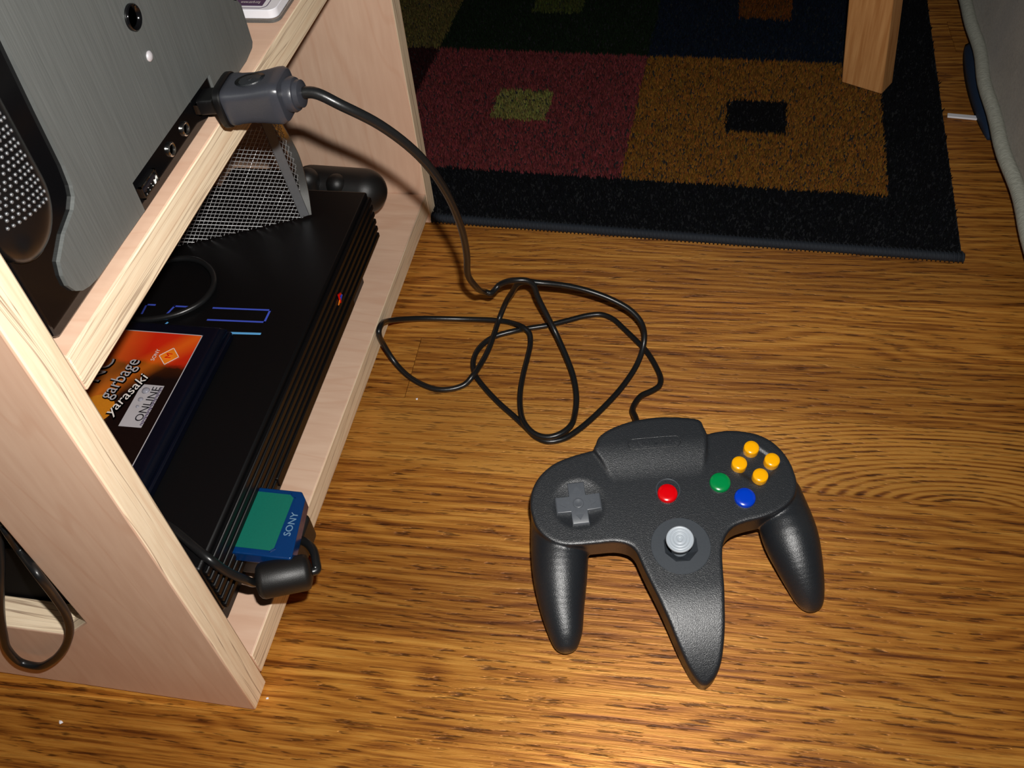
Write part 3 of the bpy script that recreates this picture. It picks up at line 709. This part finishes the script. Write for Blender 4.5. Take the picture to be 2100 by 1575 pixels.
# ------------------------------------------------------------------ the grey three-pronged controller
s_ax = np.array([-.205, .979, 0]); s_ax /= np.linalg.norm(s_ax); SIDE = np.array([s_ax[1], -s_ax[0], 0])
TL = math.radians(12); TV = s_ax*math.cos(TL)+np.array([0, 0, math.sin(TL)]); NV = np.cross(SIDE, TV)
O0 = on(2, .043, 1395, 1112)
def ntop(t): return -np.where(t < -24, .0061*(t+24)**2, 0)           # mm, the middle prong curves down
def loc(cx_, cy_, h=0.0):
    """crop pixel (2.5x, offset 1050,820) -> local s, t in mm at height h mm above the face plane"""
    r = RC.T @ np.array([1050+cx_/2.5-1050, 820+cy_/2.5-787.5, FPX]); o = np.array([0, 0, H])
    if h == 'top':
        s = t = None; hh = 0.
        for _ in range(12):
            k = ((O0+NV*hh/1000-o)@NV)/(r@NV); p = o+r*k-O0; s, t = p@SIDE*1000, p@TV*1000; hh = hh*.5+.5*float(ntop(t))
        return s, t
    k = ((O0+NV*h/1000-o)@NV)/(r@NV); p = o+r*k-O0; return p@SIDE*1000, p@TV*1000
def wld(p): p = np.asarray(p, float)/1000; return O0+p[..., 0:1]*SIDE+p[..., 1:2]*TV+p[..., 2:3]*NV
def wl(p): return wld(np.array(p))
def zof(s, t, n): return O0[2]*1000+t*TV[2]+n*NV[2]
face_px = [(104, 600), (92, 545), (99, 470), (125, 410), (162, 365), (218, 322), (300, 287), (400, 259), (480, 240), (700, 215), (980, 175), (1060, 158), (1120, 153), (1190, 158), (1262, 174), (1330, 207), (1385, 256), (1425, 312),
           (1450, 370), (1463, 430), (1452, 488), (1415, 538), (1352, 578), (1290, 602), (1200, 624), (1140, 648), (1105, 684), (1083, 740), (1080, 800), (1083, 860), (1090, 950), (1093, 1050), (1094, 1150), (1088, 1250), (1074, 1345), (1052, 1405), (1028, 1440), (1000, 1462), (975, 1462), (945, 1432),
           (906, 1370), (856, 1262), (805, 1135), (754, 1020), (710, 931), (680, 870), (655, 815), (636, 775), (608, 748), (568, 734), (520, 729), (430, 737), (340, 745), (270, 745), (205, 726), (155, 690), (120, 645)]
bump_px = [(418, 250), (428, 228), (442, 192), (485, 157), (560, 123), (650, 99), (780, 85), (880, 88), (948, 96), (970, 108), (984, 138), (998, 165), (1002, 250), (992, 350), (950, 430), (860, 460), (620, 480), (540, 460), (490, 370), (455, 305)]
face = catmull([loc(*p, 'top') for p in face_px], 4, True); bumpp = catmull([loc(*p, 2.0) for p in bump_px], 3, True)
def sdf_poly(P, X, Y):
    d = np.full(X.shape, 1e9); ins = np.zeros(X.shape, bool); n = len(P)
    for i in range(n):
        a, b = P[i], P[(i+1) % n]; ex, ey = b-a; wx = X-a[0]; wy = Y-a[1]
        h = np.clip((wx*ex+wy*ey)/(ex*ex+ey*ey+1e-12), 0, 1); d = np.minimum(d, (wx-h*ex)**2+(wy-h*ey)**2)
        if a[1] != b[1]:
            c = ((a[1] > Y) != (b[1] > Y)) & (X < (b[0]-a[0])*(Y-a[1])/(b[1]-a[1])+a[0]); ins ^= c
    d = np.sqrt(d); return np.where(ins, -d, d)
ST = 0.9
gx = np.arange(-92, 100, ST); gy = np.arange(-98, 90, ST); gz = np.arange(-66, 8, ST)
X2, Y2 = np.meshgrid(gx, gy, indexing='ij')
df = sdf_poly(face, X2, Y2); db = sdf_poly(bumpp, X2, Y2)
X3 = X2[:, :, None]; Y3 = Y2[:, :, None]; Z3 = gz[None, None, :]
ZW = zof(X3, Y3, Z3)
def rext(d2, top, bot, r):
    mid = (top+bot)/2; hh = (top-bot)/2; qx = d2[:, :, None]+r; qz = np.abs(Z3-mid)-hh+r
    return np.minimum(np.maximum(qx, qz), 0)+np.sqrt(np.maximum(qx, 0)**2+np.maximum(qz, 0)**2)-r
def smin(a, b, k): h = np.clip(.5+.5*(b-a)/k, 0, 1); return b*(1-h)+a*h-k*h*(1-h)
top = ntop(Y3)*np.ones_like(X3); bot = np.minimum(top-9, -19+.0*Y3)+np.where(Y3 < -24, -.004*(Y3+24)**2, 0)
FD = rext(df, top, bot, 1.6)
t0 = 46.; bt = np.clip((Y3-38)/26, 0, 1); bt = bt*bt*(3-2*bt)*2.3; FD = np.minimum(FD, rext(db, bt*np.ones_like(X3)-.02, -20., 1.4))
hump = np.maximum(np.maximum(np.abs(X3)-27, np.abs(Y3-44)-22), np.abs(Z3+28)-22)*1.0; FD = smin(FD, hump, 4.)
def rcone(pts):
    F = None
    arr = catmull([(*p, r) for p, r in pts], 5)
    for a, b in zip(arr, arr[1:]):
        ra, rb = a[3], b[3]; a = a[:3]; b = b[:3]; ab = b-a; L2 = ab@ab
        h = np.clip(((X3-a[0])*ab[0]+(Y3-a[1])*ab[1]+(Z3-a[2])*ab[2])/L2, 0, 1)
        d = np.sqrt((X3-a[0]-h*ab[0])**2+(Y3-a[1]-h*ab[1])**2+(Z3-a[2]-h*ab[2])**2)-(ra+(rb-ra)*h)
        F = d if F is None else np.minimum(F, d)
    return F
def gpt(cx_, cy_, z):
    """local point seen at crop pixel at world height z (mm)"""
    p = on(2, z/1000, 1050+cx_/2.5, 820+cy_/2.5)-O0; return (p@SIDE*1000, p@TV*1000, p@NV*1000)
Lg = [(gpt(228, 600, 29), 15.0), (gpt(243, 760, 27), 16.6), (gpt(247, 900, 23), 15.6), (gpt(257, 1060, 17), 12.6), (gpt(272, 1180, 12.5), 9.8), (gpt(275, 1228, 10.5), 7.9)]
Rg = [(gpt(1365, 500, 31), 14.0), (gpt(1422, 690, 27), 15.8), (gpt(1462, 810, 22), 13.8), (gpt(1500, 930, 15.5), 10.8), (gpt(1520, 1000, 11.), 8.6), (gpt(1527, 1020, 9.5), 7.6)]
for G in (Lg, Rg): FD = smin(FD, rcone(G), 1.0)
FD = np.maximum(FD, .3-ZW)                                     # rests on the floor
# shallow dish under the d-pad, recess round the four yellow buttons
dc_ = loc(342, 530); FD = np.maximum(FD, -(np.sqrt((X3-dc_[0])**2+(Y3-dc_[1])**2+(Z3-74)**2)-75.6))
cc = np.mean([loc(1228, 262), loc(1168, 340), loc(1335, 325), loc(1275, 403)], axis=0)
rdm = (np.abs((X3-cc[0])*.80+(Y3-cc[1])*.60)+0, np.abs(-(X3-cc[0])*.60+(Y3-cc[1])*.80))
dsq = np.maximum(np.maximum(rdm[0], rdm[1])-11.2, (np.abs(X3-cc[0])+np.abs(Y3-cc[1]))-13.8); FD = np.maximum(FD, -np.maximum(dsq, -.7-Z3))
sk = loc(865, 748); FD = np.maximum(FD, -np.maximum(np.sqrt((X3-sk[0])**2+(Y3-sk[1])**2)-10.2, -9-Z3))
def surface_nets(F):
    S = F < 0; nx, ny, nz = F.shape
    cnt = np.zeros((nx-1, ny-1, nz-1), np.int8)
    for i in (0, 1):
        for j in (0, 1):
            for k in (0, 1): cnt += S[i:nx-1+i, j:ny-1+j, k:nz-1+k]
    act = (cnt > 0) & (cnt < 8); ii = np.argwhere(act); idx = -np.ones(act.shape, np.int64); idx[act] = np.arange(len(ii))
    acc = np.zeros((len(ii), 3)); num = np.zeros(len(ii)); c = [(a, b, d) for a in (0, 1) for b in (0, 1) for d in (0, 1)]
    for p in c:
        for q_ in c:
            if sum(q_)-sum(p) == 1 and sum(abs(a-b) for a, b in zip(p, q_)) == 1:
                fa = F[ii[:, 0]+p[0], ii[:, 1]+p[1], ii[:, 2]+p[2]]; fb = F[ii[:, 0]+q_[0], ii[:, 1]+q_[1], ii[:, 2]+q_[2]]
                mk = (fa < 0) != (fb < 0); tt = np.where(mk, fa/(fa-fb+1e-12), 0)
                acc += np.where(mk[:, None], np.array(p)+tt[:, None]*(np.array(q_)-np.array(p)), 0); num += mk
    V_ = ii+acc/num[:, None]; fcs = []
    for ax in range(3):
        o1, o2 = [(1, 2), (2, 0), (0, 1)][ax]
        sl0 = [slice(None)]*3; sl1 = [slice(None)]*3; sl0[ax] = slice(0, -1); sl1[ax] = slice(1, None)
        E_ = np.argwhere(S[tuple(sl0)] != S[tuple(sl1)]); E_ = E_[(E_[:, o1] > 0) & (E_[:, o2] > 0)]
        E_ = E_[(E_[:, o1] < F.shape[o1]-1) & (E_[:, o2] < F.shape[o2]-1)]
        d1 = np.zeros(3, int); d1[o1] = 1; d2 = np.zeros(3, int); d2[o2] = 1
        g_ = lambda e: idx[e[:, 0], e[:, 1], e[:, 2]]
        Q = np.stack([g_(E_-d1-d2), g_(E_-d2), g_(E_), g_(E_-d1)], 1)
        flip = S[E_[:, 0], E_[:, 1], E_[:, 2]]; Q[~flip] = Q[~flip][:, ::-1]; fcs.append(Q)
    return V_, np.concatenate(fcs)
SV, SF = surface_nets(FD)
SV = np.stack([gx[0]+SV[:, 0]*ST, gy[0]+SV[:, 1]*ST, gz[0]+SV[:, 2]*ST], 1)
# a light Taubin smoothing takes the grid out of the surface
ea = np.concatenate([SF[:, [0, 1]], SF[:, [1, 2]], SF[:, [2, 3]], SF[:, [3, 0]]]); deg = np.bincount(ea.ravel(), minlength=len(SV))
for lam in (.5, -.52)*3:
    acc = np.zeros_like(SV)
    for c_ in range(3): acc[:, c_] = np.bincount(ea[:, 0], SV[ea[:, 1], c_], len(SV))+np.bincount(ea[:, 1], SV[ea[:, 0], c_], len(SV))
    SV = SV+lam*(acc/deg[:, None]-SV)
pad = empty('grey_game_controller', (O0[0], O0[1], 0.0), 'charcoal three-pronged game controller with coloured buttons lying on the oak floor', 'game controller')
link('shell', mesh('shell', wld(SV), SF.tolist()), M['pad'], pad, smooth=True)
def fr_at(st, n=0., rot=0.):
    c_, s__ = math.cos(rot), math.sin(rot); o = wl((st[0], st[1], n)).ravel()
    return frame(SIDE*c_+TV*s__, -SIDE*s__+TV*c_, NV, o)
def button(name, px, r, h, mat, label=None, n0=-1.2):
    st = loc(px[0], px[1], h-.2); r/=1000; hh = (h-n0)/1000
    q = MB(); q.lathe([(r*1.0, 0), (r, hh-.0010), (r*.965, hh-.0004), (r*.90, hh), (r*.5, hh+.0002), (.00005, hh+.00025)], 40, fr_at(st, n0))
    o = q.build(name, mat, pad, auto=70)
    if label: tag(o, label)
    return o
for p in ((1229, 243), (1167, 323), (1335, 306), (1275, 385)): button('small_button', p, 4.45, 4.4, M['yellow'])
tag(button('face_button', (1068, 420), 6.0, 2.2, M['green']), 'green round button'); tag(button('face_button', (1196, 498), 6.0, 2.2, M['blue']), 'blue round button')
tag(button('face_button', (798, 476), 5.75, 2.2, M['red']), 'red round button')
st = loc(800, 460, 0.3)
q = MB(); q.lathe([(.0062, 0), (.0062, .0006), (.0066, .0009), (.0072, .0006), (.0074, 0)], 40, fr_at(st, -.1), cap=False); q.build('button_ring', M['disc'], pad, smooth=True)
# d-pad
rot = math.radians(3); aw, al = 4.9, 13.1
cr = [(-aw, al), (-aw, aw), (-al, aw), (-al, -aw), (-aw, -aw), (-aw, -al), (aw, -al), (aw, -aw), (al, -aw), (al, aw), (aw, aw), (aw, al)]
st = loc(340, 530, 1.5); q = MB()
rings = []
for k, z in ((1, -1.8), (1, 1.3), (.955, 2.0), (.93, 2.15)):
    F_ = fr_at(st, 0, rot); rings.append([F_((x*k/1000, y*k/1000, (z-(.5 if k < 1 and math.hypot(x, y) < 8 else 0))/1000)) for x, y in cr])
q.loft(rings); dpd = q.build('direction_pad', M['dpad'], pad, bevel=.0003)
for k in range(4):
    a = k*math.pi/2+rot; F_ = fr_at(st, 2.17, a); q = MB(); q.prism([(-.0022, .0072), (.0022, .0072), (0, .0105)], -.0001, .00018, F_); q.build('arrow_mark', M['dpad'], dpd)
q = MB(); q.lathe([(.0032, -.0006), (.003, .0002), (.0022, .0000), (.0008, -.0002), (.00005, -.0003)], 24, fr_at(st, 2.0)); q.build('centre_dimple', M['dpad'], dpd, smooth=True)
# stick: flat disc with eight-sided well, stem, ringed cap
q = MB(); F_ = fr_at(sk, 0); n_ = 64; out = []; inn = []
def octr(a, R): a = (a+math.pi/8) % (math.pi/4)-math.pi/8; return R*math.cos(math.pi/8)/math.cos(a)
def ringp(Rf, z): return [F_((Rf(a)*math.cos(a)/1000, Rf(a)*math.sin(a)/1000, z/1000)) for a in np.linspace(0, 2*math.pi, n_, endpoint=False)]
q.loft([ringp(lambda a: 16.6, -.6), ringp(lambda a: 16.6, .30), ringp(lambda a: 16.3, .5), ringp(lambda a: octr(a, 9.9), .5), ringp(lambda a: octr(a, 9.5), .1), ringp(lambda a: octr(a, 6.6), -5.2), ringp(lambda a: 4, -7.5)], cap=False)
dsk = q.build('stick_surround', M['disc'], pad, auto=25)
sc_ = loc(862, 712, 13.4); ax_ = np.array([sc_[0]-sk[0], sc_[1]-sk[1], 13.4+6]); 
w0 = wl((sk[0], sk[1], -7)).ravel(); w1 = wl((sc_[0], sc_[1], 12.)).ravel(); dz = (w1-w0)/np.linalg.norm(w1-w0); ux = np.cross(TV, dz); ux /= np.linalg.norm(ux)
F_ = frame(ux, np.cross(dz, ux), dz, w1); LL = np.linalg.norm(w1-w0)
q = MB(); q.lathe([(.0050, -LL), (.0046, -LL+.004), (.0032, -.006), (.0034, -.002), (.0036, 0)], 28, F_); stk = q.build('thumbstick', M['stick'], pad, smooth=True)
pr_ = [(.0030, -.0016), (.0066, -.0012), (.0074, -.0004), (.00765, .0006), (.0073, .0013), (.0068, .0014), (.0064, .0011), (.0060, .0010), (.0057, .0013), (.0053, .0013), (.0050, .0009), (.0044, .0008), (.0041, .0011), (.0037, .0011), (.0034, .0007), (.0024, .00055), (.0021, .0009), (.0017, .0009), (.0014, .0005), (.0007, .0004), (.00062, -.0006), (.00005, -.0007)]
q = MB(); q.lathe(pr_, 44, F_); q.build('stick_cap', M['stick'], stk, auto=60)
# raised maker's name in a lozenge
lc = loc(730, 218, 2.4); la = math.radians(0.5); F_ = fr_at(lc, 2.12, la)
nm_ = text_mesh('Nintendo', .0063, .0004, lambda p: F_(p), 'maker_name', M['pad'], pad, squash=.86, bev=.00005)
q = MB(); pth = catmull([F_((x/1000, y/1000, .0001)) for x, y in [(a*1000, b*1000) for a, b in rrect(-.0155, -.0033, .0155, .0033, .0032, 5)]], 2, True)
tube(q, np.vstack([pth, pth[:1]]), .00028, 6); q.build('name_lozenge', M['pad'], pad, smooth=True)
# shoulder buttons tucked behind the lobes
for px, rr in (((300, 320), 0.06), ((1230, 200), -.06)):
    st = loc(*px); F_ = fr_at(st, -9, 0); q = MB(); q.prism(rrect(-.013, -.004, .013, .0015, .002), -.004, .003, F_); q.build('shoulder_button', M['pad'], pad, bevel=.001)
# plug in the computer's port: grey block with thumb scoops, collar, strain relief
pa = on(1, .3500, 452, 208); pb = on(1, .3500, 640, 196)
pd = np.array([1., 0.03, (pb-pa)[2]/(pb-pa)[0]]); pd /= np.linalg.norm(pd); pu = np.cross(pd, (0, 1, 0)); pu = pu if pu[2] > 0 else -pu; pu /= np.linalg.norm(pu); pv = np.cross(pd, pu)
P0 = np.array([XP, .3510, .2810]); LT = (on(1, .3500, 625, 200)-P0)@pd
def sup(w, h, x, n=40, e=3.2, sc=None):
    R_ = []
    for k in range(n):
        a = 2*math.pi*k/n; c_, s__ = math.cos(a), math.sin(a); R_.append(P0+pd*x+pv*(w*np.sign(c_)*abs(c_)**(2/e))+pu*(h*np.sign(s__)*abs(s__)**(2/e)))
    return R_
plug = MB(); plug.loft([sup(.0075, .0048, .0135), sup(.0100, .0080, .0142, e=5), sup(.0106, .0088, .0155, e=5), sup(.0106, .0088, .0185, e=5), sup(.0103, .0085, .0205, e=5), sup(.0101, .0084, .026, e=5), sup(.0104, .0090, .032, e=5), sup(.0110, .0099, .038, e=5), sup(.0110, .0099, .0405, e=5), sup(.0100, .0090, .0425, e=5), sup(.0070, .0066, .0430, e=2.4)])
plug = plug.build('plug', M['pad_matte'], pad, auto=35)
for sgn in (1,):
    q = MB(); q.lathe([(.0058, 0), (.0052, -.0002), (.0036, .0002), (.00005, .0003)], 32, lambda p: P0+pd*(.0275+p[0]*1.25)+pv*(p[1]*.95)*1.0+pu*(.0086+p[2]+.0001+max(0, p[0])*.12)); q.build('thumb_recess', M['pad'], plug, smooth=True)
q = MB(); q.loft([sup(.0060, .0040, .0010, e=6), sup(.0060, .0040, .0085, e=6), sup(.0068, .0052, .0090, e=6), sup(.0068, .0052, .0135, e=4)]); q.build('adapter_tip', M['black'], plug, auto=35)
q = MB(); q.loft([sup(.0113, .0094, .0120, e=4), sup(.0117, .0098, .0126, e=4), sup(.0117, .0098, .0150, e=4), sup(.0112, .0094, .0156, e=4)]); q.build('collar', M['black'], plug, auto=35)
q = MB(); q.loft([sup(.0074, .0074, .0422, e=2.2), sup(.0078, .0078, .0455, e=2), sup(.0072, .0072, .0468, e=2), sup(.0062, .0062, .0470, e=2), sup(.0060, .0060, .0492, e=2), sup(.0034, .0034, .0500, e=2)]); q.build('strain_relief', M['pad_matte'], plug, auto=40)
# the cord: port -> air -> loops on the floor -> controller
c5 = lambda x, y: (740+x/3, 540+y/3)
CP = [P0+pd*.046, P0+pd*.0545]
for px, yy in (((700, 216), .353), ((780, 257), .360), ((860, 320), .372), ((915, 395), .388), ((945, 465), .404), ((957, 520), .420), ((960, 565), .434), ((976, 588), .445)): CP.append(on(1, yy, *px))
def F5(lst):
    for x, y, z in lst: CP.append(on(2, z, *c5(x, y)))
F5([(765, 176, .052), (800, 184, .050), (822, 165, .050), (850, 135, .052), (900, 112, .056), (960, 104, .058), (1025, 108, .057), (1062, 135, .053),
    (1090, 210, .044), (1150, 330, .030), (1200, 430, .020), (1270, 590, .012), (1308, 700, .008), (1326, 820, .0048), (1318, 920, .0028), (1290, 1000, .0068), (1230, 1048, .0068), (1150, 1070, .0058), (1070, 1050, .0055), (1010, 990, .0062), (982, 900, .0025), (980, 800, .0022), (1000, 680, .0022), (1028, 570, .0024), (1043, 490, .003), (1036, 430, .006), (1000, 395, .0078), (920, 365, .004), (840, 352, .0028), (600, 343, .0026), (330, 340, .011), (170, 354, .0235), (122, 382, .0340),
    (110, 425, .0330), (140, 500, .0180), (210, 610, .005), (290, 692, .0022), (380, 747, .0022), (470, 776, .0022), (560, 773, .0022), (640, 745, .003), (690, 690, .0066), (750, 600, .005), (790, 520, .0062), (822, 430, .0072), (850, 345, .0085), (890, 245, .020), (930, 180, .034), (965, 128, .047), (1010, 112, .052),
    (1100, 120, .052), (1250, 136, .048), (1400, 170, .043), (1550, 226, .038), (1660, 290, .032), (1722, 360, .025), (1744, 430, .017), (1738, 510, .010), (1700, 620, .0045), (1620, 745, .0025), (1520, 860, .0022), (1400, 975, .0022), (1310, 1045, .0024), (1240, 1082, .0023), (1150, 1096, .0022), (1080, 1070, .0022), (1010, 1005, .0024), (940, 940, .0022), (850, 860, .0022), (760, 765, .0022), (706, 690, .0022), (690, 620, .0022),
    (710, 550, .0022), (760, 490, .0023), (825, 450, .0028), (950, 415, .0038), (1020, 402, .0025), (1150, 382, .0026), (1280, 350, .0022), (1400, 321, .0022), (1480, 316, .0022), (1550, 343, .0022), (1620, 405, .0022), (1700, 482, .004), (1760, 545, .003), (1820, 645, .0022), (1845, 712, .0024), (1835, 755, .003), (1790, 785, .004), (1730, 812, .006), (1688, 860, .009), (1672, 905, .012), (1690, 950, .016), (1705, 1000, .020)])
path = catmull(CP, 6); rr = [.0021+.0006*max(0, 1-k/36) for k in range(len(path))]
q = MB(); tube(q, path, rr, 10); q.build('cord', M['cord'], pad, smooth=True)

# ------------------------------------------------------------------ lint and crumbs on the boards
for (a, b), r_ in (((124, 1481), .0016), ((855, 818), .0012), ((1398, 1022), .0), ((548, 1432), .0009)):
    if r_ == 0: continue
    p = on(2, .0006, a, b); bm = bmesh.new(); bmesh.ops.create_icosphere(bm, subdivisions=1, radius=r_)
    for v_ in bm.verts: v_.co = Vector((v_.co.x*random.uniform(.4, 1.3)+p[0], v_.co.y*random.uniform(.4, 1)+p[1], max(0.0001, (v_.co.z*.35)+.0005)))
    me = bpy.data.meshes.new('lint_crumb'); bm.to_mesh(me); bm.free()
    lab = {124: 'pale crumb on the boards below the near side panel', 855: 'white lint speck on the board left of the cord loops', 548: 'tiny white speck at the front foot of the near side panel'}[a]
    tag(link('lint_crumb', me, M['white']), lab, 'crumb', 'crumbs on the floor')
print('cord', len(path), 'shell', len(SV))
